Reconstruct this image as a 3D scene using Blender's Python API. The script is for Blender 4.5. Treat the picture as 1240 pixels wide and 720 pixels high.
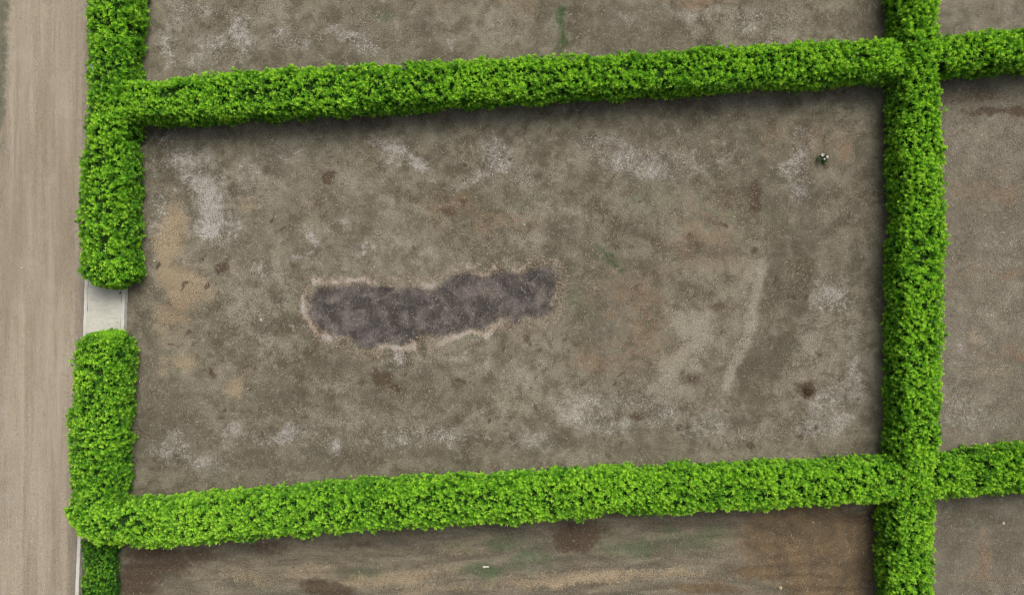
import bpy, math
import numpy as np
from mathutils import Vector
R = math.radians
sc = bpy.context.scene
for o in list(bpy.data.objects): bpy.data.objects.remove(o)
COL = sc.collection

# ------------------------------------------------------------ camera, sky, sun, exposure
CAM_H = 16.5                       # drone height above the plots, metres
cam = bpy.data.objects.new('camera', bpy.data.cameras.new('camera'))
COL.objects.link(cam)
cam.location = (0, 0, CAM_H); cam.rotation_euler = (0, 0, 0)
cam.data.sensor_width = 36.0
cam.data.lens = 36.0 * CAM_H / 24.8
cam.data.clip_end = 6000; cam.data.clip_start = 0.1
sc.camera = cam

SUN_EL, SUN_AZ = R(52), R(28)      # azimuth measured clockwise from +Y (top of the picture)
w = bpy.data.worlds.new('World'); sc.world = w; w.use_nodes = True
wn = w.node_tree
sky = wn.nodes.new('ShaderNodeTexSky'); sky.sky_type = 'NISHITA'; sky.sun_disc = False
sky.sun_elevation = SUN_EL; sky.sun_rotation = SUN_AZ
sky.air_density = 1.0; sky.dust_density = 6.0; sky.ozone_density = 0.6
wn.nodes['Background'].inputs['Strength'].default_value = 0.10
bw = wn.nodes.new('ShaderNodeRGBToBW'); wn.links.new(sky.outputs[0], bw.inputs[0])
cloud = wn.nodes.new('ShaderNodeMix'); cloud.data_type = 'RGBA'; cloud.inputs[0].default_value = .80   # overcast veil
wn.links.new(sky.outputs[0], cloud.inputs[6]); wn.links.new(bw.outputs[0], cloud.inputs[7])
wn.links.new(cloud.outputs[2], wn.nodes['Background'].inputs['Color'])
sun = bpy.data.objects.new('sun', bpy.data.lights.new('sun', 'SUN'))
COL.objects.link(sun)
sun.data.energy = 1.25; sun.data.angle = R(35); sun.data.color = (1.0, 0.93, 0.82)
sd = Vector((math.sin(SUN_AZ)*math.cos(SUN_EL), math.cos(SUN_AZ)*math.cos(SUN_EL), math.sin(SUN_EL)))
sun.rotation_euler = sd.to_track_quat('Z', 'Y').to_euler()
sun.location = (0, 0, 40)
vs = sc.view_settings
vs.view_transform = 'Standard'; vs.look = 'None'; vs.gamma = 1; vs.use_curve_mapping = False
vs.exposure = 0.55
sc.cycles.filter_width = 1.05

# ------------------------------------------------------------ numpy helpers
rng = np.random.default_rng(11)
def _h(ix, iy, s):
    n = (ix.astype(np.int64)*374761393 + iy.astype(np.int64)*668265263 + s*1442695041) & 0x7fffffff
    n = ((n ^ (n >> 13)) * 1274126177) & 0x7fffffff
    return ((n ^ (n >> 16)) & 0xffff) / 65535.0
def vn(x, y, s=0):
    ix = np.floor(x); iy = np.floor(y); fx = x-ix; fy = y-iy
    fx = fx*fx*(3-2*fx); fy = fy*fy*(3-2*fy)
    a = _h(ix, iy, s); b = _h(ix+1, iy, s); c = _h(ix, iy+1, s); d = _h(ix+1, iy+1, s)
    return (a*(1-fx)+b*fx)*(1-fy) + (c*(1-fx)+d*fx)*fy
def fbm(x, y, s=0, o=4):
    r = 0; a = .5; t = 0
    for k in range(o):
        r = r + a*vn(x*2**k+17.3*k, y*2**k-9.1*k, s+k); t += a; a *= .55
    return r/t                                            # 0..1
def sstep(a, b, x):
    t = np.clip((x-a)/(b-a), 0, 1); return t*t*(3-2*t)
U = 50.0                                                  # survey units per metre on the ground
def gx(px): return (px-620)/U
def gy(py): return (360-py)/U

def link(name, me, mats=()):
    o = bpy.data.objects.new(name, me); COL.objects.link(o)
    for m in mats: me.materials.append(m)
    return o
def tag(o, label=None, cat=None, group=None, kind=None):
    if label: o['label'] = label
    if cat: o['category'] = cat
    if group: o['group'] = group
    if kind: o['kind'] = kind
    return o
def mesh_np(name, V, F, smooth=False):
    """V (n,3); F (m,k) constant k, or list of such arrays"""
    me = bpy.data.meshes.new(name)
    Fs = F if isinstance(F, list) else [F]
    me.vertices.add(len(V)); me.vertices.foreach_set('co', np.asarray(V, np.float32).ravel())
    idx = np.concatenate([f.ravel() for f in Fs]).astype(np.int32)
    tot = np.concatenate([np.full(len(f), f.shape[1]) for f in Fs])
    st = np.concatenate([[0], np.cumsum(tot)[:-1]]).astype(np.int32)
    me.loops.add(len(idx)); me.loops.foreach_set('vertex_index', idx)
    me.polygons.add(len(tot)); me.polygons.foreach_set('loop_start', st)
    me.update(calc_edges=True)
    me.polygons.foreach_set('use_smooth', np.full(len(tot), smooth))
    return me
def attr(me, name, vals, dom='POINT'):
    a = me.attributes.new(name, 'FLOAT', dom); a.data.foreach_set('value', np.asarray(vals, np.float32).ravel())
def attr_col(me, name, rgb, dom='POINT'):
    a = me.attributes.new(name, 'FLOAT_COLOR', dom)
    c = np.ones((len(rgb), 4), np.float32); c[:, :3] = rgb
    a.data.foreach_set('color', c.ravel())

# ------------------------------------------------------------ node helpers
class NT:
    def __init__(s, name):
        s.m = bpy.data.materials.new(name); s.m.use_nodes = True; s.t = s.m.node_tree
        s.b = s.t.nodes['Principled BSDF']; s.out = s.t.nodes['Material Output']
    def n(s, t, **k):
        x = s.t.nodes.new(t)
        for a, b in k.items(): setattr(x, a, b)
        return x
    def l(s, a, b): s.t.links.new(a, b)
    def _in(s, sock, v):
        if hasattr(v, 'is_output'): s.l(v, sock)
        else:
            if hasattr(sock.default_value, '__len__') and not hasattr(v, '__len__'): v = (v, v, v, 1)
            elif hasattr(v, '__len__') and len(v) == 3 and len(sock.default_value) == 4: v = (*v, 1)
            sock.default_value = v
    def coord(s, sx=1, sy=1, sz=1, rz=0):
        tc = s.n('ShaderNodeNewGeometry'); mp = s.n('ShaderNodeMapping')
        mp.inputs['Scale'].default_value = (sx, sy, sz); mp.inputs['Rotation'].default_value = (0, 0, rz)
        s.l(tc.outputs['Position'], mp.inputs['Vector']); return mp.outputs[0]
    def noise(s, sc_, det=4, rough=.55, v=None, dist=0):
        x = s.n('ShaderNodeTexNoise'); x.inputs['Scale'].default_value = sc_
        x.inputs['Detail'].default_value = det; x.inputs['Roughness'].default_value = rough
        x.inputs['Distortion'].default_value = dist
        s.l(v if v is not None else s.coord(), x.inputs['Vector']); return x.outputs['Fac']
    def math(s, op, a, b=0, c=None, clamp=False):
        x = s.n('ShaderNodeMath', operation=op); x.use_clamp = clamp
        s._in(x.inputs[0], a); s._in(x.inputs[1], b)
        if c is not None: s._in(x.inputs[2], c)
        return x.outputs[0]
    def rng(s, v, a, b, c=0, d=1, smooth=True):
        x = s.n('ShaderNodeMapRange'); x.interpolation_type = 'SMOOTHSTEP' if smooth else 'LINEAR'
        s.l(v, x.inputs['Value'])
        for k, q in zip(('From Min', 'From Max', 'To Min', 'To Max'), (a, b, c, d)): s._in(x.inputs[k], q)
        return x.outputs[0]
    def mix(s, f, a, b, mode='MIX'):
        x = s.n('ShaderNodeMix', data_type='RGBA', blend_type=mode)
        s._in(x.inputs[0], f); s._in(x.inputs[6], a); s._in(x.inputs[7], b); return x.outputs[2]
    def att(s, name, col=False):
        x = s.n('ShaderNodeAttribute'); x.attribute_name = name
        return x.outputs['Color' if col else 'Fac']
    def bump(s, h, st=.5, d=.02):
        x = s.n('ShaderNodeBump'); x.inputs['Strength'].default_value = st; x.inputs['Distance'].default_value = d
        s.l(h, x.inputs['Height']); s.l(x.outputs[0], s.b.inputs['Normal'])
    def fin(s, col, rough=.95, spec=.15):
        s._in(s.b.inputs['Base Color'], col); s._in(s.b.inputs['Roughness'], rough)
        s.b.inputs['Specular IOR Level'].default_value = spec
        return s.m

# ------------------------------------------------------------ ground
def seg_band(X, Y, pts, wd):
    """soft band of half width wd round a polyline in survey units"""
    best = np.full(X.shape, 1e9)
    for (x0, y0), (x1, y1) in zip(pts[:-1], pts[1:]):
        dx, dy = x1-x0, y1-y0; L = dx*dx+dy*dy
        t = np.clip(((X-x0)*dx+(Y-y0)*dy)/L, 0, 1)
        best = np.minimum(best, np.hypot(X-x0-t*dx, Y-y0-t*dy))
    return 1-sstep(wd*.2, wd*1.7, best)
def blobs(X, Y, L):
    m = np.zeros(X.shape)
    for b in L:
        cx, cy, rx, ry = b[:4]; a = R(b[4]) if len(b) > 4 else 0; k = b[5] if len(b) > 5 else 1
        q = (abs(X-cx) < 2.2*max(rx, ry)) & (abs(Y-cy) < 2.2*max(rx, ry))
        if not q.any(): continue
        dx = X[q]-cx; dy = Y[q]-cy
        u = (dx*math.cos(a)+dy*math.sin(a))/rx; v = (-dx*math.sin(a)+dy*math.cos(a))/ry
        m[q] = np.maximum(m[q], k*(1-sstep(.15, 1.6, np.hypot(u, v))))
    return m
def poly_sd(X, Y, P):
    """signed distance to a closed outline, negative inside"""
    d = np.full(X.shape, 1e9); ins = np.zeros(X.shape, bool); n = len(P)
    for i in range(n):
        x0, y0 = P[i]; x1, y1 = P[(i+1) % n]
        dx, dy = x1-x0, y1-y0; t = np.clip(((X-x0)*dx+(Y-y0)*dy)/(dx*dx+dy*dy), 0, 1)
        d = np.minimum(d, np.hypot(X-x0-t*dx, Y-y0-t*dy))
        if y0 != y1:
            c = ((y0 > Y) != (y1 > Y)) & (X < (x1-x0)*(Y-y0)/(y1-y0)+x0); ins ^= c
    return np.where(ins, -d, d)

CRUST = [(252,232,26,32,-15),(262,275,26,26,0),(236,205,22,26,20),(212,196,22,14,0,.8),(200,165,25,10,0,.7),(190,240,10,40,0,.45),
 (478,182,22,9,25),(500,196,26,10,25),(602,186,14,24,-10,.75),(585,212,45,8,-20,.6),(640,205,14,10,0,.5),(752,188,45,18,0,.85),(790,200,40,22,10,.75),
 (720,172,30,12,0,.6),(830,190,40,16,0,.45),(965,208,13,34,5,.8),(962,165,12,16,0,.5),(880,190,24,14,0,.4),
 (348,524,26,9,-8,.95),(322,531,18,8,0,.8),(400,536,14,10,0,.8),(492,524,38,8,-3,1),(478,536,20,8,20,.9),(540,528,40,10,0,.55),(280,520,20,16,0,.5),
 (205,540,30,14,0,.6),(245,560,30,12,0,.4),(715,500,26,20,-20,.7),(760,490,20,10,0,.5),(740,520,40,10,0,.6),(800,505,28,16,0,.6),(650,530,36,12,0,.45),
 (850,520,34,14,0,.6),(905,525,30,12,0,.5),(1012,492,30,22,0,.95),(1030,470,24,16,0,.6),(990,520,40,14,0,.7),(1016,358,22,18,-30,.9),(1008,340,14,12,0,.7),(1040,400,12,50,0,.4),
 (1035,450,12,30,0,.6),(1020,340,12,12,0,.5),(372,290,5,22,0,.8),(366,310,8,6,0,.8),(318,330,7,16,0,.5),(418,270,8,4,0,.5),(455,300,6,4,0,.6),
 (418,402,9,8,0,.5),(482,432,16,9,10,1),(575,410,8,5,0,.5),(300,210,14,26,0,.35),(345,180,20,14,0,.35),
 (212,18,12,30,10,.95),(205,55,10,30,0,.7),(232,10,20,8,0,.7),(245,75,26,7,-10,.8),(262,62,14,12,0,.6),(290,45,10,26,-12,.95),(285,20,12,14,0,.6),(272,55,10,7,0,.6),
 (352,53,26,8,0,.8),(400,36,12,5,-20,.95),(428,48,24,8,10,.85),(445,60,20,10,0,.6),(385,46,14,6,0,.6),(553,55,3,10,0,.7),(757,22,9,7,0,.7),(830,22,40,10,0,.5),(875,22,16,5,0,.6),
 (912,26,16,12,0,.9),(895,35,14,5,0,.7),(930,50,12,12,0,.4),(1150,180,4,60,0,.25),(1165,500,30,26,-15,.5),(1200,505,30,20,0,.35),(1155,430,16,30,0,.3),(1210,300,34,20,0,.25)]
BROWN = [(268,325,8,8),(398,214,8,7,0,.9),(324,205,8,5,0,.5),(388,250,7,5,0,.5),(464,456,12,10,30,1),(480,468,10,5,20,.8),(440,462,6,5,0,.5),(912,232,9,14,0,.95),(915,250,8,10,0,.8),(222,344,3,3),(230,344,2,2),
 (205,365,2,2),(250,345,3,3),(190,322,3,3),(232,400,3,2),(210,420,4,3,0,.6),(372,430,4,5,0,.6),(560,245,10,5,0,.6),(540,255,10,6,0,.6),(600,330,12,3,0,.4),(560,205,18,6,20,.4),
 (845,295,12,8,0,.5),(880,250,10,10,0,.35),(870,370,14,10,0,.55),(840,460,10,9,0,.55),(870,445,14,6,0,.4),(770,505,12,3,0,.6),(978,472,13,10,0,1),(690,265,10,8,0,.3),
 (195,678,40,18,0,.95),(170,700,24,26,0,.9),(238,672,24,12,0,.6),(396,714,34,10,15,1),(704,645,32,15,-4,1),(700,662,28,8,0,.9),(1040,625,30,14,0,.5),(330,664,30,8,0,.5),(430,656,28,5,0,.4),(1195,134,30,6,0,.7),(1232,134,14,8,0,.9),(1180,115,40,12,0,.4)]
SOIL = [(985,650,90,44,0,1.3),(1010,690,56,36,0,1.1),(950,690,46,26,0,1),(930,650,16,14,0,.6),(905,688,22,8,0,1),(855,712,44,9,0,1),(1000,716,60,24,0,1.1),(704,650,34,15,-4,.5)]
RED = [(780,385,48,60,0,.42),(740,350,40,30,20,.35),(770,420,40,40,0,.35),(720,440,40,30,0,.35),(600,268,60,22,0,.4),(540,250,40,20,0,.5),(560,240,16,8,0,.6),(860,290,60,50,0,.4),(1000,180,40,30,0,.5),
 (1180,230,40,20,0,.4),(1225,328,26,6,8,.7),(1232,425,20,9,-8,.8),(1190,432,30,8,10,.4),(1195,675,8,34,10,.8),(1215,235,34,14,0,.5),(1160,330,16,30,0,.4),(1180,700,60,12,0,.3),
 (210,370,40,30,0,.35),(300,450,40,30,0,.25),(60,10,3,3,0,0),(620,5,40,10,0,.5),(850,5,60,10,0,.4),(520,10,60,8,0,.3),(860,708,36,10,0,.7),(905,688,24,8,0,.9),(940,160,40,20,0,.4),(455,190,20,20,0,.2)]
TAN = [(206,284,20,38,4,.95),(200,320,11,26,10,.85),(222,345,36,24,25,.85),(240,350,14,12,0,.5),(205,385,26,16,0,.55),(228,440,16,9,0,.65),(285,470,11,11,0,.9),(205,440,20,14,0,.4),(205,400,18,36,0,.3),(300,245,16,16,0,.35),
 (470,700,90,10,-6,.6),(700,700,120,9,-4,.7),(560,665,40,6,0,.4),(300,700,60,14,0,.35),(800,695,50,7,-3,.6),(520,712,60,6,0,.5),(380,690,44,10,-10,.5),(880,650,50,14,0,.35),(1200,450,34,10,0,.3),(1178,410,14,9,0,.4)]
PALE = [(835,400,26,26,0,.9),(815,440,20,40,10,.8),(805,475,30,24,0,.7),(845,440,16,20,0,.4),(420,262,26,12,0,.5),(510,255,16,9,20,.7),(532,258,10,8,35,.8),(490,290,16,8,0,.7),(520,310,18,9,-10,.7),(455,300,22,12,10,.5),
 (425,318,12,7,0,.7),(580,265,10,6,0,.5),(650,255,24,10,0,.7),(640,290,20,16,0,.5),(700,262,14,5,20,.5),(300,370,30,20,0,.6),(330,420,26,20,0,.5),(345,345,14,24,0,.6),(410,460,30,16,0,.4),
 (540,432,24,10,20,.6),(575,450,20,16,0,.5),(590,500,34,14,0,.4),(630,460,30,24,0,.5),(650,440,14,8,0,.5),(695,490,20,24,0,.6),(780,250,44,18,0,.35),(860,260,30,20,0,.3),(830,275,30,10,15,.3),
 (950,410,12,60,15,.3),(985,430,36,44,0,.5),(1005,400,30,30,0,.35),(1150,480,20,18,0,.35),(1190,495,30,16,0,.3),(1180,160,40,30,0,.2),(1190,400,30,40,0,.3),(420,500,50,12,0,.4),(660,215,40,12,0,.3),(330,230,34,22,0,.4),(440,215,30,14,0,.4),
 (620,80,90,40,0,.0),(320,20,34,20,0,.5),(470,20,40,12,0,.3),(600,35,26,14,0,.5),(650,20,30,14,0,.3),(960,30,30,16,0,.4),(600,190,90,12,0,.2)]
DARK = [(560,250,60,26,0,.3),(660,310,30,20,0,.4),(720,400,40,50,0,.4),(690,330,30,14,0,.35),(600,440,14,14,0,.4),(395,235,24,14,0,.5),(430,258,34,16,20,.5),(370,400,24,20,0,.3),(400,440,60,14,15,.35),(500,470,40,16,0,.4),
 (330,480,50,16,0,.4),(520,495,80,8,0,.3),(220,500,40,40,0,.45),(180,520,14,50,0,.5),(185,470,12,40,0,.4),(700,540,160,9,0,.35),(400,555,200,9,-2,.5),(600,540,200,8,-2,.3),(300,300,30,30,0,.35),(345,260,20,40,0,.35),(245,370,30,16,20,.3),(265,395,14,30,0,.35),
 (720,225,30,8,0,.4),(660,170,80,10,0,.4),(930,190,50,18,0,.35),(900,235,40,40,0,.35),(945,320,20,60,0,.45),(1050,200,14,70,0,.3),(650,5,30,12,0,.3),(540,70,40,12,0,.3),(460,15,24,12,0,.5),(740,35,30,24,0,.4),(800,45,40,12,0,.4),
 (990,20,30,16,0,.3),(1045,30,22,30,0,.35),(220,80,0.1,.1,0,0),(1160,640,26,40,0,.6),(1200,625,40,14,0,.7),(1225,660,20,34,0,.5),(1205,260,40,12,0,.35),(1165,270,16,40,0,.25),(1215,110,40,10,0,.4),(280,665,60,10,0,.5),(540,655,50,4,-3,.5),(430,668,40,3,0,.4),
 (860,640,40,8,0,.4),(350,480,30,10,0,.3),(290,480,30,22,0,.3),(1040,545,30,10,0,.4),(240,545,50,10,0,.2)]
GREEN = [(680,18,4,12,0,.95),(682,42,4,16,0,.9),(740,312,8,7,0,.75),(750,324,6,5,0,.6),(757,450,10,6,0,.3),(590,694,34,10,0,.8),(430,694,34,9,0,.55),(770,658,60,14,4,.6),(850,650,44,12,0,.55),(740,640,20,10,0,.4),(640,680,26,12,0,.6),(560,665,30,6,0,.4),(610,660,24,8,0,.6),
 (463,18,7,10,0,.5),(370,650,24,5,0,.3),(560,240,5,8,0,.4),(900,270,60,30,0,.25),(640,240,60,12,0,.25),(785,240,50,30,0,.35),(950,420,8,30,12,.2),(850,480,20,12,0,.3),(700,360,30,30,0,.25),(570,404,20,5,-5,.5),(620,655,10,6,0,.4),(1190,640,20,10,0,.3)]
TYRE_PALE = [[(924,318),(920,345),(914,375),(905,405),(894,438),(880,472)]]
TYRE_DARK = [[(972,150),(974,210),(975,270),(972,320),(962,375),(945,425),(920,475),(895,515)],[(940,250),(942,300),(938,350),(928,400),(912,445),(892,485)]]
_r = np.random.default_rng(4)
BROWN += [(_r.uniform(180, 1060), _r.uniform(170, 545), _r.uniform(2, 6), _r.uniform(1.5, 4), _r.uniform(0, 180), _r.uniform(.35, .8)) for _ in range(90)]
BURN = [(374,362),(384,344),(410,346),(440,344),(468,347),(500,346),(528,348),(546,333),(566,330),(590,334),(606,328),(628,330),(642,322),(658,321),(673,326),(676,343),(671,360),(668,377),(655,386),(640,384),(625,391),
 (604,386),(590,395),(572,401),(548,402),(530,412),(508,408),(486,418),(466,416),(450,424),(434,424),(420,412),(402,407),(386,398),(378,384)]

def axis(lo, hi, step, far):
    inner = np.arange(lo, hi+1e-6, step); out = []; s = step; x = 0
    while x < far: s *= 1.45; x += s; out.append(x)
    out = np.array(out)
    return np.concatenate([lo-out[::-1], inner, hi+out])
def grid(xs, ys):
    nx, ny = len(xs), len(ys); X, Y = np.meshgrid(xs, ys); X = X.ravel(); Y = Y.ravel()
    i = np.arange(nx-1)[None, :] + nx*np.arange(ny-1)[:, None]; i = i.ravel()
    return X, Y, np.stack([i, i+1, i+nx+1, i+nx], 1)

def relief(x, y):
    px = x*U+620; py = 360-y*U
    z = .035*(fbm(x*.35, y*.35, 5, 3)-.5) + .018*(fbm(x*3, y*3, 9, 3)-.5)
    z = z - .02*(1-sstep(-6, 6, poly_sd(px, py, BURN)))*((px > 350) & (px < 700))
    for t in TYRE_DARK: z = z - .02*seg_band(px, py, t, 14)
    in_bot = (py > 610) & (px > 140) & (px < 1060)
    ruts = np.sin((py+.09*px+26*(fbm(px/160., py/60., 3, 3)-.5))*.42)
    z = z + in_bot*.014*ruts*sstep(.35, .6, fbm(px/140., py/40., 31, 2))
    return z

X, Y, F = grid(axis(-13.6, 13.6, .034, 3000), axis(-8.4, 8.4, .034, 3000))
PX = X*U+620; PY = 360-Y*U
inb = (abs(X) < 16) & (abs(Y) < 11)
Z = np.where(inb, 0, 0).astype(float)
Z = Z + relief(X, Y)*np.exp(-np.maximum(0, np.hypot(X, Y)-30)/30)
wx = PX + 44*(fbm(X*1.6, Y*1.6, 41, 4)-.5) + 9*(fbm(X*9, Y*9, 47, 2)-.5)
wy = PY + 44*(fbm(X*1.6+40, Y*1.6, 43, 4)-.5) + 9*(fbm(X*9+7, Y*9, 49, 2)-.5)
me = mesh_np('ground', np.stack([X, Y, Z], 1), F, True)
mx = PX+.35*(wx-PX)+8*(fbm(X*7, Y*7, 52, 3)-.5); my = PY+.35*(wy-PY)+8*(fbm(X*7+5, Y*7, 53, 3)-.5)
tx = PX + 12*(fbm(X*1.3, Y*1.3, 45, 3)-.5); ty = PY
brk = .35+1.25*sstep(.3, .7, fbm(X*2.6, Y*2.6, 77, 4))
attr(me, 'crust', blobs(wx, wy, CRUST)*brk*(.92-.34*sstep(550, 700, PX))); attr(me, 'brown', blobs(mx, my, BROWN)*1.4); attr(me, 'redstraw', blobs(wx, wy, RED)*brk*.8)
attr(me, 'tan', blobs(mx, my, TAN)*1.15); attr(me, 'pale', np.maximum(blobs(wx, wy, PALE), 1.0*seg_band(mx, my, TYRE_PALE[0], 7)*(.5+.7*fbm(X*2.2, Y*2.2, 98, 3))))
dk = blobs(wx, wy, DARK)
for t in TYRE_DARK: dk = np.maximum(dk, .98*1.12*seg_band(.5*(tx+mx), .5*(ty+my), t, 13)*(.45+.5*sstep(230, 340, PY))*(.25+1.1*sstep(.3, .75, fbm(X*1.8, Y*1.8, 97, 4))))
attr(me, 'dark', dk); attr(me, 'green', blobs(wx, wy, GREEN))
bx = PX + 18*(fbm(X*3, Y*3, 61, 5)-.5); by = PY + 18*(fbm(X*3+9, Y*3, 62, 5)-.5)
sdv = np.where((PX > 300) & (PX < 760) & (PY > 260) & (PY < 480), poly_sd(bx, by, BURN), 99)
attr(me, 'burn', 1-sstep(-7, 6, sdv))
attr(me, 'ring', (1-sstep(0, 9, abs(sdv-4)))*sstep(.42, .62, fbm(X*1.5, Y*1.5, 71, 3)+.08*(PX < 480)+.0))
attr(me, 'soil', blobs(tx+.5*(wx-PX), ty+.5*(wy-PY), SOIL))
attr(me, 'ruts', ((PY > 606) & (PX > 140) & (PX < 1062)).astype(float))
attr(me, 'east', ((PX > 1100)).astype(float))

def ground_mat():
    g = NT('ground_soil')
    n1 = g.noise(.55, 5, .6); n2 = g.noise(2.2, 6, .62, dist=.4); n3 = g.noise(9, 5, .65); n4 = g.noise(34, 3, .7); n5 = g.noise(85, 2, .6)
    sp = g.n('ShaderNodeTexVoronoi'); sp.inputs['Scale'].default_value = 26; g.l(g.coord(), sp.inputs['Vector'])
    c = g.mix(g.rng(n2, .34, .70), (.104, .093, .067), (.228, .208, .162))
    c = g.mix(g.rng(n1, .35, .65, 0, .45), c, (.166, .152, .122))
    n6 = g.noise(4.6, 5, .7, g.coord(1, 1, 1, 1.0))
    n0 = g.noise(.30, 4, .6, dist=.4); n7 = g.noise(.9, 4, .6, g.coord(1, 1, 1, .6), .5)
    c = g.mix(g.rng(n0, .40, .62), g.mix(1.0, c, (.86, .84, .80), 'MULTIPLY'), g.mix(1.0, c, (1.10, 1.08, 1.05), 'MULTIPLY'))
    c = g.mix(g.math('MULTIPLY', g.rng(n6, .50, .66), g.rng(n7, .44, .62, .1, .9)), c, (.088, .071, .050))
    c = g.mix(g.math('MULTIPLY', g.rng(n6, .46, .30), g.rng(n7, .56, .42, .15, .75)), c, (.290, .262, .210))
    nb = g.math('ADD', g.math('MULTIPLY', g.math('SUBTRACT', n3, .5), 1.5), g.math('ADD', g.math('MULTIPLY', g.math('SUBTRACT', n4, .5), 1.3), g.math('MULTIPLY', g.math('SUBTRACT', n2, .5), 1.1)))
    def lay(c, name, col, amt=1.0, soft=.5, w=1.0):
        m = g.att(name)
        f = g.math('ADD', m, g.math('MULTIPLY', nb, w))
        f = g.rng(f, .5-soft*.5, .5+soft*.5, 0, amt)
        f = g.math('MULTIPLY', f, g.math('MINIMUM', g.math('MULTIPLY', m, 4), 1))
        return g.mix(f, c, col)
    # tyre-dragged mud in the lower plot
    st = g.noise(1.0, 5, .65, g.coord(.8, 3.2, 1, R(-4)), .6)
    mud = g.mix(g.rng(st, .36, .66), (.118, .101, .073), (.205, .176, .128))
    mud = g.mix(g.rng(g.noise(.9, 4, .6, g.coord(.7, 2, 1, R(-4)), .6), .50, .66, 0, .5), mud, (.108, .110, .082))
    c = g.mix(g.math('MULTIPLY', g.att('ruts'), .85), c, mud)
    est = g.noise(1.4, 4, .6, g.coord(.6, 3, 1, R(5)), .4)
    c = g.mix(g.math('MULTIPLY', g.att('east'), g.rng(est, .5, .7, 0, .5)), c, (.175, .125, .10))
    c = g.mix(g.math('MULTIPLY', g.att('east'), .35), c, (.165, .150, .122))
    c = lay(c, 'pale', (.285, .262, .208), .75, 1.0)
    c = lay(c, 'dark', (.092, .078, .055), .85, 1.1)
    c = lay(c, 'tan', (.300, .235, .155), .9, .9, .9)
    c = lay(c, 'green', (.072, .108, .050), .8, .9)
    c = lay(c, 'redstraw', (.190, .130, .082), .7, .9, 1.3)
    c = lay(c, 'crust', (.290, .272, .248), .6, 1.3, 1.5)
    cs = g.rng(g.math('ADD', g.math('MULTIPLY', g.att('crust'), .55), g.math('MULTIPLY', nb, 1.7)), .40, .85, 0, .5)
    c = g.mix(g.math('MULTIPLY', cs, g.rng(g.att('crust'), .02, .3)), c, (.43, .41, .385))
    c = lay(c, 'soil', g.mix(g.rng(n2, .38, .62), (.100, .074, .048), (.158, .112, .066)), .97, .6, .6)
    c = lay(c, 'brown', (.072, .050, .034), .85, .8, 1.0)
    ring = g.math('MULTIPLY', g.att('ring'), g.rng(g.math('ADD', nb, g.math('MULTIPLY', g.att('ring'), .5)), .12, .5))
    c = g.mix(g.math('MULTIPLY', ring, .7), c, g.mix(g.rng(n2, .42, .6), (.36, .26, .20), (.46, .42, .395)))
    ash = g.mix(g.rng(n2, .38, .64), (.044, .038, .039), (.120, .105, .099))
    ash = g.mix(g.rng(nb, .05, .5, 0, .7), ash, (.20, .165, .14))
    c = g.mix(g.rng(g.math('ADD', g.att('burn'), g.math('MULTIPLY', nb, 1.0)), .25, 1.0, 0, .95), c, ash)
    # grain: dead blades, crumbs and grit
    gr = g.math('MULTIPLY', g.rng(n4, .28, .72, .50, 1.50, False), g.rng(n5, .3, .7, .60, 1.42, False))
    c = g.mix(1.0, c, gr, 'MULTIPLY')
    c = g.mix(g.rng(g.math('ADD', sp.outputs['Distance'], n4), .44, .34, 0, .35), c, (.42, .38, .30))
    h = g.math('ADD', g.math('MULTIPLY', n3, .8), g.math('ADD', g.math('MULTIPLY', n4, .5), g.math('MULTIPLY', n5, .2)))
    g.bump(h, .55, .035)
    return g.fin(c)
ground = link('ground', me, [ground_mat()]); tag(ground, kind='structure')

# ------------------------------------------------------------ dirt road along the left side
def kerb_x(py): return np.interp(py, [-2000, 350, 405, 650, 720, 2800], [176, 105.5, 103.5, 97, 94, -10])   # road-side face
xs = np.concatenate([np.linspace(0, 1, 90)]); ys = axis(-8.4, 8.4, .04, 1500)
S, Yr = np.meshgrid(xs, ys); S = S.ravel(); Yr = Yr.ravel()
pyr = 360-Yr*U; x1 = (np.interp(pyr, [-2000, 350, 720, 2800], [176, 105.5, 94, 30])-620)/U - .012
x1 = (kerb_x(pyr)-620)/U - .004
x0 = x1 - 2.75 + .5*(fbm(Yr*.35, Yr*0+3, 8, 3)-.5)
Xr = x0+(x1-x0)*S
Zr = relief(Xr, Yr)*.4 + .02 - .075*(1-sstep(0, .14, S))*1 + .012*np.sin(S*19+1.5*fbm(Yr*.3, S, 12, 2)) * sstep(.1, .2, S)
Zr += .010*(fbm(Xr*6, Yr*1.2, 14, 3)-.5)
far = np.exp(-np.maximum(0, abs(Yr)-30)/30); Zr = Zr*far+.02*(1-far)
nx, ny = len(xs), len(ys); i = (np.arange(nx-1)[None, :]+nx*np.arange(ny-1)[:, None]).ravel()
me = mesh_np('dirt_road', np.stack([Xr, Yr, Zr], 1), np.stack([i, i+1, i+nx+1, i+nx], 1), True)
attr(me, 'across', S)
pxr = Xr*U+620; ve = np.interp(pyr, [-400, 0, 150, 260, 720, 1200], [14, 12, 6, -6, -12, -14]) + 10*(fbm(Xr*2, Yr*2, 91, 4)-.5)
attr(me, 'verge', 1-sstep(-16, 14, pxr-ve))
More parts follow.
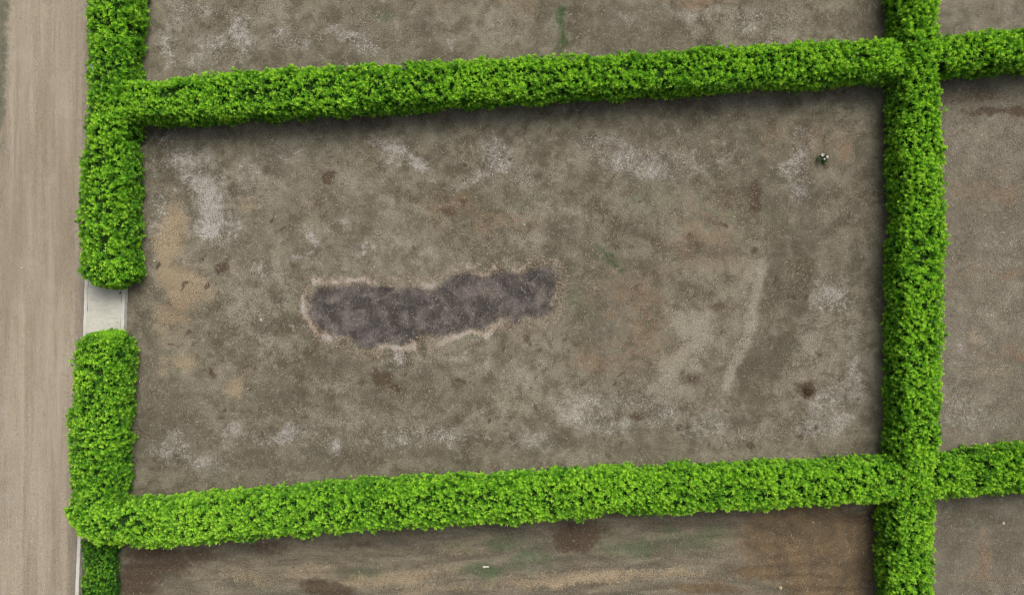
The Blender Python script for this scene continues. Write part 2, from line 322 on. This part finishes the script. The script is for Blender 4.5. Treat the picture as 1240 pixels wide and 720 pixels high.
def road_mat():
    g = NT('road_dirt')
    a = g.att('across')
    st = g.noise(1.0, 6, .6, g.coord(3.2, .16, 1, R(-1.6)), .3); st2 = g.noise(1.0, 4, .6, g.coord(14, .8, 1, R(-1.6)))
    n2 = g.noise(1.6, 5, .6); n3 = g.noise(9, 4, .6); n4 = g.noise(38, 3, .7); n5 = g.noise(90, 2, .6)
    c = g.mix(g.rng(st, .3, .7), (.250, .206, .152), (.362, .308, .240))
    c = g.mix(g.rng(st2, .48, .70, 0, .35), c, (.205, .170, .128))
    c = g.mix(g.rng(n2, .5, .7, 0, .4), c, (.35, .315, .265))
    c = g.mix(g.rng(n3, .54, .70, 0, .35), c, (.215, .185, .145))
    edge = g.rng(a, .80, .99); f = g.rng(g.math('ADD', edge, g.math('MULTIPLY', g.math('SUBTRACT', n3, .5), .9)), .35, .95, 0, .6)
    c = g.mix(f, c, (.175, .150, .120))
    ve = g.att('verge'); f = g.rng(g.math('ADD', ve, g.math('MULTIPLY', g.math('SUBTRACT', n3, .5), 1.1)), .3, .8, 0, .9)
    c = g.mix(f, c, (.125, .125, .088))
    gr = g.math('MULTIPLY', g.rng(n4, .28, .72, .68, 1.32, False), g.rng(n5, .3, .7, .72, 1.28, False))
    c = g.mix(1.0, c, gr, 'MULTIPLY')
    vo = g.n('ShaderNodeTexVoronoi'); vo.inputs['Scale'].default_value = 11; g.l(g.coord(), vo.inputs['Vector'])
    c = g.mix(g.rng(g.math('ADD', vo.outputs['Distance'], g.math('MULTIPLY', n2, .5)), .34, .24, 0, .5), c, (.44, .40, .33))
    g.bump(g.math('ADD', g.math('MULTIPLY', n3, .5), g.math('ADD', g.math('MULTIPLY', n4, .4), st)), .4, .02)
    return g.fin(c)
tag(link('dirt_road', me, [road_mat()]), kind='structure')

# ------------------------------------------------------------ concrete
def concrete_mat(name, base, lines=False):
    g = NT(name)
    n2 = g.noise(3, 6, .65, dist=.3); n3 = g.noise(14, 4, .7); n4 = g.noise(60, 3, .6)
    c = g.mix(g.rng(n2, .35, .7), base, tuple(v*.82 for v in base))
    c = g.mix(g.rng(n3, .52, .75, 0, .35), c, (.26, .235, .18))
    if lines:
        s = g.noise(1, 4, .7, g.coord(3, 26, 1, R(3)), .5)
        c = g.mix(g.rng(s, .55, .68, 0, .5), c, (.25, .225, .19))
    c = g.mix(1.0, c, g.rng(n4, .3, .7, .88, 1.12, False), 'MULTIPLY')
    g.bump(n3, .3, .01); return g.fin(c, .85, .3)
CONC = concrete_mat('weathered_concrete', (.54, .52, .46), True); KERB = concrete_mat('kerb_concrete', (.58, .56, .52))
def ribbon_box(name, fl, fr, y0, y1, z0, z1, n, mat, seed=1, bev=.012):
    """prism following two x(y) lines, bevelled top edges, slightly uneven"""
    V = []; 
    for k in range(n+1):
        y = y0+(y1-y0)*k/n; a, b = fl(y), fr(y); j = .004*math.sin(k*1.7+seed)+.003*math.sin(k*.37*seed)
        V += [(a+j, y, z0), (a+j, y, z1-bev), (a+j+bev, y, z1+j*.5), (b-bev+j, y, z1+j*.5), (b+j, y, z1-bev), (b+j, y, z0)]
    F = []
    for k in range(n):
        for q in range(5): F.append((6*k+q, 6*(k+1)+q, 6*(k+1)+q+1, 6*k+q+1))
    cap = [tuple(range(6)), tuple(range(6*n+5, 6*n-1, -1))]
    me = bpy.data.meshes.new(name); me.from_pydata(V, [], [f[::-1] for f in F]+cap); me.update()
    return link(name, me, [mat])
kx = lambda y: float((kerb_x(360-y*U)-620)/U)
kerb = ribbon_box('kerb', kx, lambda y: kx(y)+.085, -13.0, 13.0, -.1, .115, 260, KERB)
tag(kerb, kind='structure')
ent = bpy.data.objects.new('entrance_slab', None); COL.objects.link(ent); ent.location = (gx(129), gy(376), 0)
tag(ent, 'pale weathered concrete slab bridging the gap between two hedges beside the dirt road', 'slab')
def local(o, p):
    o.parent = p; o.matrix_parent_inverse.identity()
    me = o.data
    for v in me.vertices: v.co -= Vector(p.location)
    return o
YA, YB = gy(418), gy(336)
local(ribbon_box('slab', lambda y: kx(y)+.088, lambda y: kx(y)+.90, YA, YB, -.05, .105, 20, CONC, 2, .006), ent)
local(ribbon_box('edge_strip', lambda y: kx(y)+.905, lambda y: kx(y)+.985, YA, YB, -.05, .118, 20, KERB, 3, .01), ent)

# ------------------------------------------------------------ hedges
def leaf_mat():
    g = NT('hedge_leaves')
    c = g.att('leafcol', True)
    n = g.noise(40, 2, .5)
    c = g.mix(1.0, c, g.rng(n, .3, .7, .9, 1.1, False), 'MULTIPLY')
    g.fin(c, .42, .35)
    tr = g.n('ShaderNodeBsdfTranslucent'); g.l(g.mix(1.0, c, (1.3, 1.15, .45), 'MULTIPLY'), tr.inputs['Color'])
    ms = g.n('ShaderNodeMixShader'); ms.inputs[0].default_value = .36
    g.l(g.b.outputs[0], ms.inputs[1]); g.l(tr.outputs[0], ms.inputs[2]); g.l(ms.outputs[0], g.out.inputs['Surface'])
    return g.m
LEAF = leaf_mat()
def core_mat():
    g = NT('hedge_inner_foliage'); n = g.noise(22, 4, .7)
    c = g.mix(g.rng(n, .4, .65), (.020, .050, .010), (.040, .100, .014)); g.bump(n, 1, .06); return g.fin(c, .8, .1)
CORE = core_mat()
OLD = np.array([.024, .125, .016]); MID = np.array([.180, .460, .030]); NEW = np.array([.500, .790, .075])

def hedge(stations, h, seed, young=.5, ends=(False, False), dens=175, scale=1.0, name='hedge', tone=1.0):
    """stations: (edge a, edge b) pairs of image-survey points across the hedge; the edge farther from
    the plot centre is the crown's rim, the nearer one its foot.  Builds real-size foliage + inner mass."""
    rs = np.random.default_rng(seed)
    tip = .060*scale
    A = []; B = []
    for a, b in stations:
        a = np.array(a, float)-(620, 360); b = np.array(b, float)-(620, 360)
        d = (b-a)/np.linalg.norm(b-a); mid = (a+b)/2
        # how far this side leans outward decides whether we see rim or foot
        def world(p, outward):
            z = h*.80 if outward else h*.22
            return p*(CAM_H-z)/CAM_H
        oa = np.dot(mid, d) > 0   # b lies outward
        A.append(world(a, not oa)); B.append(world(b, oa))
    A = np.array(A)/U; B = np.array(B)/U; A[:, 1] *= -1; B[:, 1] *= -1
    Cn = (A+B)/2; seg = np.linalg.norm(np.diff(Cn, axis=0), axis=1); cum = np.concatenate([[0], np.cumsum(seg)]); L = cum[-1]
    def surf(s, u, inset=0.0):
        """s metres along, u in 0..1 across arch. returns pos, normal"""
        s = np.asarray(s, float); ax = np.interp(s, cum, A[:, 0]); ay = np.interp(s, cum, A[:, 1]); bx_ = np.interp(s, cum, B[:, 0]); by_ = np.interp(s, cum, B[:, 1])
        cx, cy = (ax+bx_)/2, (ay+by_)/2; dx, dy = bx_-ax, by_-ay; W = np.hypot(dx, dy); dx /= W; dy /= W
        hw = W/2-tip*.75-inset; hh = h-tip*.6-inset
        rd = np.ones_like(s)
        for e, dist in ((ends[0], s), (ends[1], L-s)):
            if e:
                t = np.clip(1-(dist-inset)/.34, 0, 1); rd = rd*(1-t**3.2*.30)
        hw = hw*rd; hh = hh*(1-(1-rd)*.35)
        th = (1-u)*math.pi; p = 2/4.6
        c, sn = np.cos(th), np.sin(th)
        X_ = np.sign(c)*abs(c)**p; Z_ = abs(sn)**p
        lump = .10*(fbm(s*1.3+seed*3.1, u*3+seed, seed, 2)-.5) + .16*(fbm(s*3.4, u*8, seed+5, 2)-.5)
        r = 1+lump/np.maximum(hw, .1)
        X_ = X_*r; Z_ = Z_*(1+lump*1.1/h)
        taper = .90+.10*np.clip(Z_, 0, 1)
        P = np.stack([cx+dx*X_*hw*taper, cy+dy*X_*hw*taper, Z_*hh+.0], -1)
        nxl = np.sign(c)*abs(c)**(2-p)/np.maximum(hw, .1); nz = abs(sn)**(2-p)/hh
        N = np.stack([dx*nxl, dy*nxl, nz], -1); N /= np.linalg.norm(N, axis=-1, keepdims=True)+1e-9
        return P, N, (dx, dy)
    # equal-area sampling across the arch
    ut = np.linspace(0.001, .999, 400); P0, _, _ = surf(np.full(400, L/2), ut); arc = np.concatenate([[0], np.cumsum(np.linalg.norm(np.diff(P0, axis=0), axis=1))])
    per = arc[-1]
    C_ = []; N_ = []; depth = []
    for layer, (off, k) in enumerate(((0.0, 1.0), (.085*scale, .6))):
        n = int(dens*k*per*L/scale**2)
        s = rs.uniform(0, L, n); u = np.interp(rs.uniform(0, per, n), arc, ut)
        P, N, _ = surf(s, u); P = P - N*(off + rs.uniform(-.03, .06, n)[:, None]*scale)
        C_.append(P); N_.append(N); depth.append(np.full(n, layer))
    for e, s0, sg in ((ends[0], 0.0, -1), (ends[1], L, 1)):
        if not e: continue
        n = int(dens*1.5*(1.1*h)); 
        u = rs.uniform(.02, .98, n); P, N, (dx, dy) = surf(np.full(n, s0), u)
        c0 = np.interp(s0, cum, Cn[:, 0]); c1 = np.interp(s0, cum, Cn[:, 1])
        k = np.sqrt(rs.uniform(0, 1, n))[:, None]; ctr = np.array([c0, c1, 0])
        P = ctr+(P-ctr)*k
        t = np.array([Cn[1]-Cn[0]] if sg < 0 else [Cn[-1]-Cn[-2]])[0]; t = t/np.linalg.norm(t)*sg
        bul = (1-k[:, 0]**2)*.10
        P[:, 0] += t[0]*bul; P[:, 1] += t[1]*bul
        Nn = np.zeros((n, 3)); Nn[:, 0] = t[0]; Nn[:, 1] = t[1]; Nn[:, 2] = .45+.5*k[:, 0]; Nn += N*(k**3)
        Nn /= np.linalg.norm(Nn, axis=1, keepdims=True)
        C_.append(P); N_.append(Nn); depth.append(np.zeros(n))
    P = np.concatenate(C_); N = np.concatenate(N_); dp = np.concatenate(depth)
    P[:, 2] = np.maximum(P[:, 2], .03)
    n = len(P)
    # shoots: each a rosette of leaves; stray shoots reach further
    axis_ = N*1.0; axis_[:, 2] += .55; axis_ += rs.normal(0, .28, (n, 3)); axis_ /= np.linalg.norm(axis_, axis=1, keepdims=True)
    stray = rs.random(n) < .07; P = P + axis_*(stray*rs.uniform(.0, .07, n))[:, None]*scale
    ref = np.where(abs(axis_[:, 2:3]) > .9, np.array([[1., 0, 0]]), np.array([[0, 0, 1.]]))
    e1 = np.cross(axis_, ref); e1 /= np.linalg.norm(e1, axis=1, keepdims=True); e2 = np.cross(axis_, e1)
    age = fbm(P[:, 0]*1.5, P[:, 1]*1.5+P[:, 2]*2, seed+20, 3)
    youth_shade = np.clip(young + .15 + .55*(age-.5) + rs.normal(0, .20, n) - .22*dp + .22*(N[:, 2]-.75), 0, 1)  # growth tone, plus shading put into leaf colour: tops lighter, sides darker
    K = 10; Vs = []; Cs = []
    phase = rs.uniform(0, 2*math.pi, n); size = rs.uniform(.60, 1.12, n)*scale
    for k in range(K):
        a = phase + k*2.399963 + rs.normal(0, .15, n)
        tier = k/(K-1)                                    # outer, older leaves first; young upright ones last
        el = R(12)+R(58)*tier + rs.normal(0, .16, n)
        Lf = (.094-.038*tier)*size*rs.uniform(.85, 1.15, n); Wf = Lf*rs.uniform(.16, .23, n)
        rad = e1*np.cos(a)[:, None]+e2*np.sin(a)[:, None]
        tan = -e1*np.sin(a)[:, None]+e2*np.cos(a)[:, None]
        d = rad*np.cos(el)[:, None]+axis_*np.sin(el)[:, None]
        up = -rad*np.sin(el)[:, None]+axis_*np.cos(el)[:, None]
        base = P + axis_*((-.03+.05*tier)*size)[:, None]
        m1 = base + d*(Lf*.32)[:, None]; m2 = base + d*(Lf*.70)[:, None] - up*(Lf*.03)[:, None]; tp = base + d*Lf[:, None] - up*(Lf*.16)[:, None]
        fold = up*(Wf*.35)[:, None]
        q = np.stack([base, m1+tan*Wf[:, None]+fold, m2+tan*(Wf*.8)[:, None]+fold*.8, tp, m2-tan*(Wf*.8)[:, None]+fold*.8, m1-tan*Wf[:, None]+fold], 1)
        Vs.append(q)
        y = np.clip(youth_shade*(.50+.70*tier)+rs.normal(0, .07, n), 0, 1)[:, None]
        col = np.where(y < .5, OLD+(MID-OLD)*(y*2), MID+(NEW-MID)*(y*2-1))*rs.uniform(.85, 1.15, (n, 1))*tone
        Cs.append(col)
    V = np.concatenate(Vs).reshape(-1, 3); nl = len(V)//6; b = np.arange(nl)*6
    V[:, 2] = np.maximum(V[:, 2], .012)
    Fq = np.concatenate([np.stack([b, b+1, b+2, b+3], 1), np.stack([b, b+3, b+4, b+5], 1)])
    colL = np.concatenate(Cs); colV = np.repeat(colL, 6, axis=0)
    # inner mass of older foliage and twigs
    ns = max(8, int(L/.12)); nu = 36
    ss, uu = np.meshgrid(np.linspace(0, L, ns), np.linspace(0, 1, nu), indexing='ij')
    Pc, Nc, _ = surf(ss.ravel(), uu.ravel(), .12*scale)
    Pc += Nc*(.05*(fbm(ss.ravel()*7, uu.ravel()*20, seed+9, 2)-.5))[:, None]*scale
    i = (np.arange(ns-1)[:, None]*nu+np.arange(nu-1)[None, :]).ravel()+len(V)
    Fc = np.stack([i, i+1, i+nu+1, i+nu], 1)
    Pc = Pc.copy(); Pc[:, 2] = np.maximum(Pc[:, 2], 0.0)
    off = len(V); c0 = Pc[:nu].mean(0); c1 = Pc[-nu:].mean(0)
    j = np.arange(nu-1)
    T0 = np.stack([np.full(nu-1, off+len(Pc)), off+j+1, off+j], 1); T1 = np.stack([np.full(nu-1, off+len(Pc)+1), off+(ns-1)*nu+j, off+(ns-1)*nu+j+1], 1)
    Vall = np.concatenate([V, Pc, [c0], [c1]])
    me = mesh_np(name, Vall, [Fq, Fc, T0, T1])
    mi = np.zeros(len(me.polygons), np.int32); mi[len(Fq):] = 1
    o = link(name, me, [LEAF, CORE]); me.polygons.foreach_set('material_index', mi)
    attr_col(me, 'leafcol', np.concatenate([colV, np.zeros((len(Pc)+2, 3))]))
    org = Vector((Cn[:, 0].mean(), Cn[:, 1].mean(), 0)); me.transform(__import__('mathutils').Matrix.Translation(-org)); o.location = org
    print(name, 'leaves', nl)
    return o

def vst(rows): return [((a, y), (b, y)) for y, a, b in rows]          # rows: y, left, right
def hst(rows): return [((x, a), (x, b)) for x, a, b in rows]          # rows: x, upper, lower
H1 = .95
G = 'clipped green hedges dividing the plots'
hs = [
 (hedge(vst([(-170,108,186),(0,103,180),(60,104,177),(130,104,173),(180,98,172),(240,95,173),(300,93,175),(342,94,174)]), H1, 1, .58, (False, True)),
  'clipped green hedge running down the roadside to the concrete slab, crossed by no other hedge'),
 (hedge(vst([(407,88,168),(450,84,166),(520,82,164),(575,82,161),(612,83,159)]), H1, 2, .56, (True, False)),
  'short clipped hedge beside the road between the concrete slab and the lower left corner'),
 (hedge(vst([(655,98,146),(690,96,146),(720,95,146),(830,90,142)]), .45, 3, .18, (False, False), 150, .72, tone=.9),
  'low narrow dark green hedge behind the white kerb at the lower left corner'),
 (hedge(hst([(160,95,156),(310,82,151),(450,75,143),(620,66,131),(760,60,123),(860,54,117),(1000,47,109),(1085,44,105)]), H1, 4, .62),
  'long hedge along the far side of the burnt plot, from roadside hedge to first crossing'),
 (hedge(hst([(1128,44,98),(1190,36,93),(1240,31,90),(1420,12,74)]), H1, 5, .60),
  'hedge arm leaving the upper right crossing towards the right edge'),
 (hedge(hst([(96,604,644),(108,603,655),(128,601,663),(200,596,665),(310,586,655),(450,577,646),(620,567,636),(760,560,628),(930,553,618),(1075,549,611)]), H1, 6, .66, (True, False)),
  'long bright hedge between the burnt plot and the rutted brown plot'),
 (hedge(hst([(1122,548,604),(1180,540,603),(1240,530,601),(1420,508,588)]), H1, 7, .64),
  'hedge arm leaving the lower right crossing towards the right edge'),
 (hedge(vst([(-170,1074,1142),(0,1071,1138),(60,1072,1139),(110,1072,1142),(200,1072,1146),(245,1072,1149),(330,1070,1147),(400,1069,1144),(550,1070,1139),(605,1061,1135),(660,1058,1134),(720,1057,1136),(860,1055,1138)]), H1+.05, 8, .63),
  'tall continuous hedge running top to bottom on the right, through both crossings'),
]
for o, l in hs: tag(o, l, 'hedge', G)

# ------------------------------------------------------------ grass, straw and litter on the soil
def blade_mesh(name, x, y, L, W, tilt, cols, z0=None):
    n = len(x); a = rng.uniform(0, 2*math.pi, n); z = relief(x, y) if z0 is None else z0
    d = np.stack([np.cos(a)*np.cos(tilt), np.sin(a)*np.cos(tilt), np.sin(tilt)], 1); t = np.stack([-np.sin(a), np.cos(a), a*0], 1)
    b = np.stack([x, y, z+.002], 1); m = b+d*(L*.55)[:, None]; tp = b+d*L[:, None]; tp[:, 2] -= L*np.sin(tilt)*.35
    tp += t*(rng.normal(0, .2, n)*L)[:, None]
    V = np.stack([b-t*(W/2)[:, None], b+t*(W/2)[:, None], m+t*(W*.42)[:, None], tp, m-t*(W*.42)[:, None]], 1).reshape(-1, 3)
    i = np.arange(n)*5
    me = mesh_np(name, V, [np.stack([i, i+1, i+2, i+4], 1), np.stack([i+4, i+2, i+3], 1)])
    attr_col(me, 'leafcol', np.repeat(cols, 5, axis=0)); return me
def dry_mat():
    g = NT('dry_blades'); return g.fin(g.att('leafcol', True), .8, .2)
DRY = dry_mat()
n = 220000
x = rng.uniform(-10.2, 13.2, n); y = rng.uniform(-8, 8, n)
px = x*U+620; py = 360-y*U
dens = .25+.9*sstep(.42, .62, fbm(x*1.3, y*1.3, 80, 4)) + 1.2*blobs(px, py, CRUST)*0.6 + .9*blobs(px, py, RED)
sdb = np.where((px > 340) & (px < 710) & (py > 290) & (py < 450), poly_sd(px, py, BURN), 99)
dens = np.where(sdb < -2, .35, dens); dens = np.where((sdb > -2) & (sdb < 12), 2.0, dens); dens = np.where((py > 606) & (px < 1060), .18, dens)
kp = rng.random(n) < dens*.6; x, y, px, py, sdb = x[kp], y[kp], px[kp], py[kp], sdb[kp]; n = len(x)
pal = np.array([[.34,.30,.22],[.26,.22,.15],[.18,.155,.11],[.30,.20,.12],[.42,.39,.33],[.12,.10,.06]])
cc = pal[rng.choice(6, n, p=[.24,.24,.2,.1,.1,.12])]
rd = (blobs(px, py, RED) > .3) & (rng.random(n) < .45); cc[rd] = (.33, .19, .10)
rg = (sdb < 14) & (sdb > -3) & (rng.random(n) < .6); cc[rg] = (.46, .34, .26)
cr = (blobs(px, py, CRUST) > .35) & (rng.random(n) < .5); cc[cr] = (.46, .44, .41)
me = blade_mesh('dry_grass', x, y, rng.uniform(.03, .085, n), rng.uniform(.004, .009, n), rng.uniform(.05, .5, n), cc*rng.uniform(.8, 1.15, (n, 1)))
tag(link('dry_grass', me, [DRY]), 'dead straw coloured grass blades lying all over the bare plots', 'dry grass', kind='stuff')
def tufts(spots, label, name, col, dens=260, Lr=(.04, .10)):
    xs_, ys_ = [], []
    for (cx, cy, rx, ry) in spots:
        k = int(dens*math.pi*rx*ry/U/U*4); r = rng.normal(0, .5, (k, 2)); xs_.append(gx(cx+r[:, 0]*rx)); ys_.append(gy(cy+r[:, 1]*ry))
    xx = np.concatenate(xs_); yy = np.concatenate(ys_); k = len(xx)
    me = blade_mesh(name, xx, yy, rng.uniform(*Lr, k), rng.uniform(.005, .010, k), rng.uniform(.3, 1.2, k), np.array(col)*rng.uniform(.6, 1.4, (k, 1)))
    tag(link(name, me, [DRY]), label, 'grass', kind='stuff')
tufts([(681,12,5,8),(680,25,4,8),(682,42,5,10),(684,52,4,5)], 'narrow strip of fresh green grass in the upper plot', 'green_grass', (.075,.15,.05), 420)
tufts([(738,310,9,7),(746,320,8,6),(752,328,5,4)], 'faint patch of green grass right of the burnt patch', 'green_grass', (.08,.14,.05), 260)
vx = [(8,20,6,30),(4,70,6,30),(2,120,6,34),(3,170,6,30),(1,230,4,30),(0,300,3,30),(0,380,3,30),(1,520,2,20)]
tufts([(a, b, c, d) for a, b, c, d in vx], 'sparse grey green weeds on the far verge of the dirt road', 'verge_grass', (.11,.13,.075), 110, (.03, .08))

# ------------------------------------------------------------ small things
def simple(name, col, rough=.8, spec=.2, var=.25):
    g = NT(name); n = g.noise(30, 3, .6)
    return g.fin(g.mix(1.0, col, g.rng(n, .3, .7, 1-var, 1+var, False), 'MULTIPLY'), rough, spec)
STONE = simple('pale_stone', (.40, .36, .30)); STONE2 = simple('tan_stone', (.36, .28, .19)); PAPER = simple('white_card', (.55, .51, .44), .7, .2, .04)
TWIG = simple('dead_twigs', (.10, .065, .04)); PET = simple('white_petals', (.60, .60, .54), .6, .2, .04); STEM = simple('posy_leaves', (.03, .07, .022), .6, .3)
DLF = simple('dry_leaf', (.20, .12, .07)); DARKR = simple('dark_crumb', (.07, .05, .04))
def rock(name, px, py, r, mat, seed, flat=.55, z=None):
    rs = np.random.default_rng(seed); import bmesh
    bm = bmesh.new(); bmesh.ops.create_icosphere(bm, subdivisions=3, radius=1)
    sx, sy = rs.uniform(.75, 1.25, 2); planes = rs.normal(0, 1, (7, 3)); planes /= np.linalg.norm(planes, axis=1, keepdims=True); dd = rs.uniform(.6, .9, 7)
    for v in bm.verts:
        c = np.array(v.co)
        for p, q in zip(planes, dd):
            k = c@p
            if k > q: c = c-p*(k-q)*.85
        v.co = (c[0]*r*sx, c[1]*r*sy, c[2]*r*flat)
    me = bpy.data.meshes.new(name); bm.to_mesh(me); bm.free(); me.polygons.foreach_set('use_smooth', [True]*len(me.polygons))
    me.transform(__import__('mathutils').Matrix.Rotation(rs.uniform(0, 6), 4, 'Z'))
    o = link(name, me, [mat]); x, y = gx(px), gy(py)
    zz = float(relief(np.array([x]), np.array([y]))[0]) if z is None else z
    o.location = (x, y, zz+r*flat*.35); return o
tag(rock('stone', 944.5, 711, .065, STONE2, 3), 'lone angular tan stone on the dark brown soil by the lower right crossing', 'stone')
tag(rock('stone', 1215.5, 633, .035, STONE, 5), 'small grey stone in the lower right corner plot', 'stone')
for q, (px, py, r) in enumerate([(27,325,.035),(63,77,.022),(43,85,.022),(36,503,.026),(45,136,.02),(7,706,.024),(60,410,.02)]):
    tag(rock('pebble', px, py, r, STONE, 20+q, z=.022), ['largest pale pebble on the dirt road, level with the hedge end above the slab', 'pale pebble on the road level with the first roadside hedge junction, nearer the hedge',
        'small pale pebble on the road near the upper hedge junction, nearer the verge', 'pale pebble on the road beside the short roadside hedge', 'tiny pale pebble on the road just below the upper hedge junction',
        'pale pebble at the very edge of the road in the lower left corner', 'tiny pale pebble on the road level with the hedge end below the slab'][q], 'pebble', 'pebbles on the dirt road')
for q, (px, py, r) in enumerate([(453,323,.02),(316,387,.035),(718,324,.02),(1043,311,.02),(1180,426,.022),(495,178,.018),(187,316,.03),(635,272,.02),(300,470,.018),(985,632,.02)]):
    tag(rock('pebble', px, py, r, STONE, 40+q), ['tiny pale pebble just above the upper rim of the burnt patch', 'pale pebble on soil left of the burnt patch tip', 'tiny pale pebble just right of the burnt patch',
        'tiny pale pebble beside the tall right hedge, below the white posy', 'tiny pale pebble on the right plot beyond the tall hedge', 'tiny pale pebble on the whitish crust below the upper hedge',
        'pale pebble beside the roadside hedge end, near the tan bare soil', 'tiny pale pebble on soil above the right end of the burnt patch', 'tiny pale pebble on soil in the lower left of the burnt plot',
        'tiny pale pebble on dark brown soil under the lower long hedge'][q], 'pebble', 'pebbles on the plots')

# scrap of white card: thin curled sheet
def sheet(name, px, py, L, W, rot, mat, curl=.02, n=8):
    V = []; F = []
    for i in range(n+1):
        t = i/n-.5
        for j, s in enumerate((-.5, .5)):
            z = .012+curl*(4*t*t)+.004*math.sin(9*t+j)
            V += [(t*L, s*W*(1-.25*abs(t)), z), (t*L, s*W*(1-.25*abs(t)), z+.0015)]
    for i in range(n):
        a = 4*i; b = a+4
        F += [(a+1, b+1, b+3, a+3), (a, a+2, b+2, b), (a, b, b+1, a+1), (a+2, a+3, b+3, b+2)]
    F += [(0, 1, 3, 2), (4*n, 4*n+2, 4*n+3, 4*n+1)]
    me = bpy.data.meshes.new(name); me.from_pydata(V, [], F); o = link(name, me, [mat])
    x, y = gx(px), gy(py); o.location = (x, y, float(relief(np.array([x]), np.array([y]))[0])); o.rotation_euler = (0, 0, R(rot)); return o
tag(sheet('card_scrap', 588.5, 685, .15, .045, 3, PAPER), 'small white strip of card on the rutted brown plot', 'litter')

# posy of white flowers on the soil
def posy(px, py):
    root = bpy.data.objects.new('flower_posy', None); COL.objects.link(root); x, y = gx(px), gy(py)
    root.location = (x, y, float(relief(np.array([x]), np.array([y]))[0]))
    tag(root, 'small dark green posy with white flowers lying alone in the burnt plot', 'flowers')
    rs = np.random.default_rng(9); V = []; F = []
    for k in range(70):
        a = rs.uniform(0, 6.28); r = abs(rs.normal(0, .055)); bx_, by_ = r*math.cos(a), r*math.sin(a)-.03; z = rs.uniform(.0, .09); L = rs.uniform(.05, .10); el = rs.uniform(-.1, .9); w_ = L*.2
        d = np.array([math.cos(a)*math.cos(el), math.sin(a)*math.cos(el), math.sin(el)]); t = np.array([-math.sin(a), math.cos(a), 0]); b = np.array([bx_, by_, z+.01]); i = len(V)
        V += [b, b+d*L*.5+t*w_+[0, 0, .005], b+d*L-[0, 0, .012], b+d*L*.5-t*w_+[0, 0, .005]]; F += [(i, i+1, i+2), (i, i+2, i+3)]
    me = bpy.data.meshes.new('leaves'); me.from_pydata([tuple(v) for v in V], [], F); o = link('leaves', me, [STEM]); o.parent = root
    for (fx, fy, fz, s) in ((-.03, .055, .12, .045), (.085, .02, .11, .036), (.012, -.035, .12, .026)):
        V = [(0, 0, .01)]; F = []
        for ring, (m, el, rr) in enumerate(((7, .25, 1.0), (6, .75, .75), (5, 1.15, .5))):
            for k in range(m):
                a = 6.283*k/m+ring*.4; i = len(V); wd = .42*s*rr
                d = np.array([math.cos(a)*math.cos(el), math.sin(a)*math.cos(el), math.sin(el)])*s*rr; t = np.array([-math.sin(a), math.cos(a), 0])*wd
                V += [tuple(d*.1), tuple(d*.6+t), tuple(d*1.0), tuple(d*.6-t)]; F += [(i, i+1, i+2, i+3)]
        me = bpy.data.meshes.new('flower_head'); me.from_pydata(V, [], F); o = link('flower_head', me, [PET]); o.parent = root; o.location = (fx, fy, fz)
posy(995, 192)

# heap of dead twigs and leaves
def twig_heap(px, py, R_, label):
    rs = np.random.default_rng(int(px)); V = []; F = []
    for k in range(90):
        r = min(abs(rs.normal(0, .42)), .95)*R_; a = rs.uniform(0, 6.28); c = np.array([r*math.cos(a), r*math.sin(a), .015+.05*max(0, 1-r/R_)*rs.random()])
        b = rs.uniform(0, 6.28); el = rs.normal(0, .2); L = rs.uniform(.05, .16); d = np.array([math.cos(b)*math.cos(el), math.sin(b)*math.cos(el), math.sin(el)])*L/2
        t = np.array([-math.sin(b), math.cos(b), 0])*rs.uniform(.003, .006); u = np.array([0, 0, .006]); i = len(V)
        for e, s in ((-1, 1), (1, .5)):
            V += [c+d*e-t*s, c+d*e+t*s, c+d*e+u*s]
        F += [(i, i+1, i+4, i+3), (i+1, i+2, i+5, i+4), (i+2, i, i+3, i+5), (i, i+2, i+1), (i+3, i+4, i+5)]
    me = bpy.data.meshes.new('twig_heap'); me.from_pydata([tuple(v) for v in V], [], F); o = link('twig_heap', me, [TWIG])
    x, y = gx(px), gy(py); o.location = (x, y, float(relief(np.array([x]), np.array([y]))[0])); tag(o, label, 'debris')
twig_heap(978, 473, .22, 'small dark heap of dead twigs near the lower right of the burnt plot')
tag(sheet('dry_leaf', 149, 354.5, .05, .035, 60, DARKR, .006), 'single dark dry leaf on the upper right corner of the concrete slab', 'leaf').location.z = .107
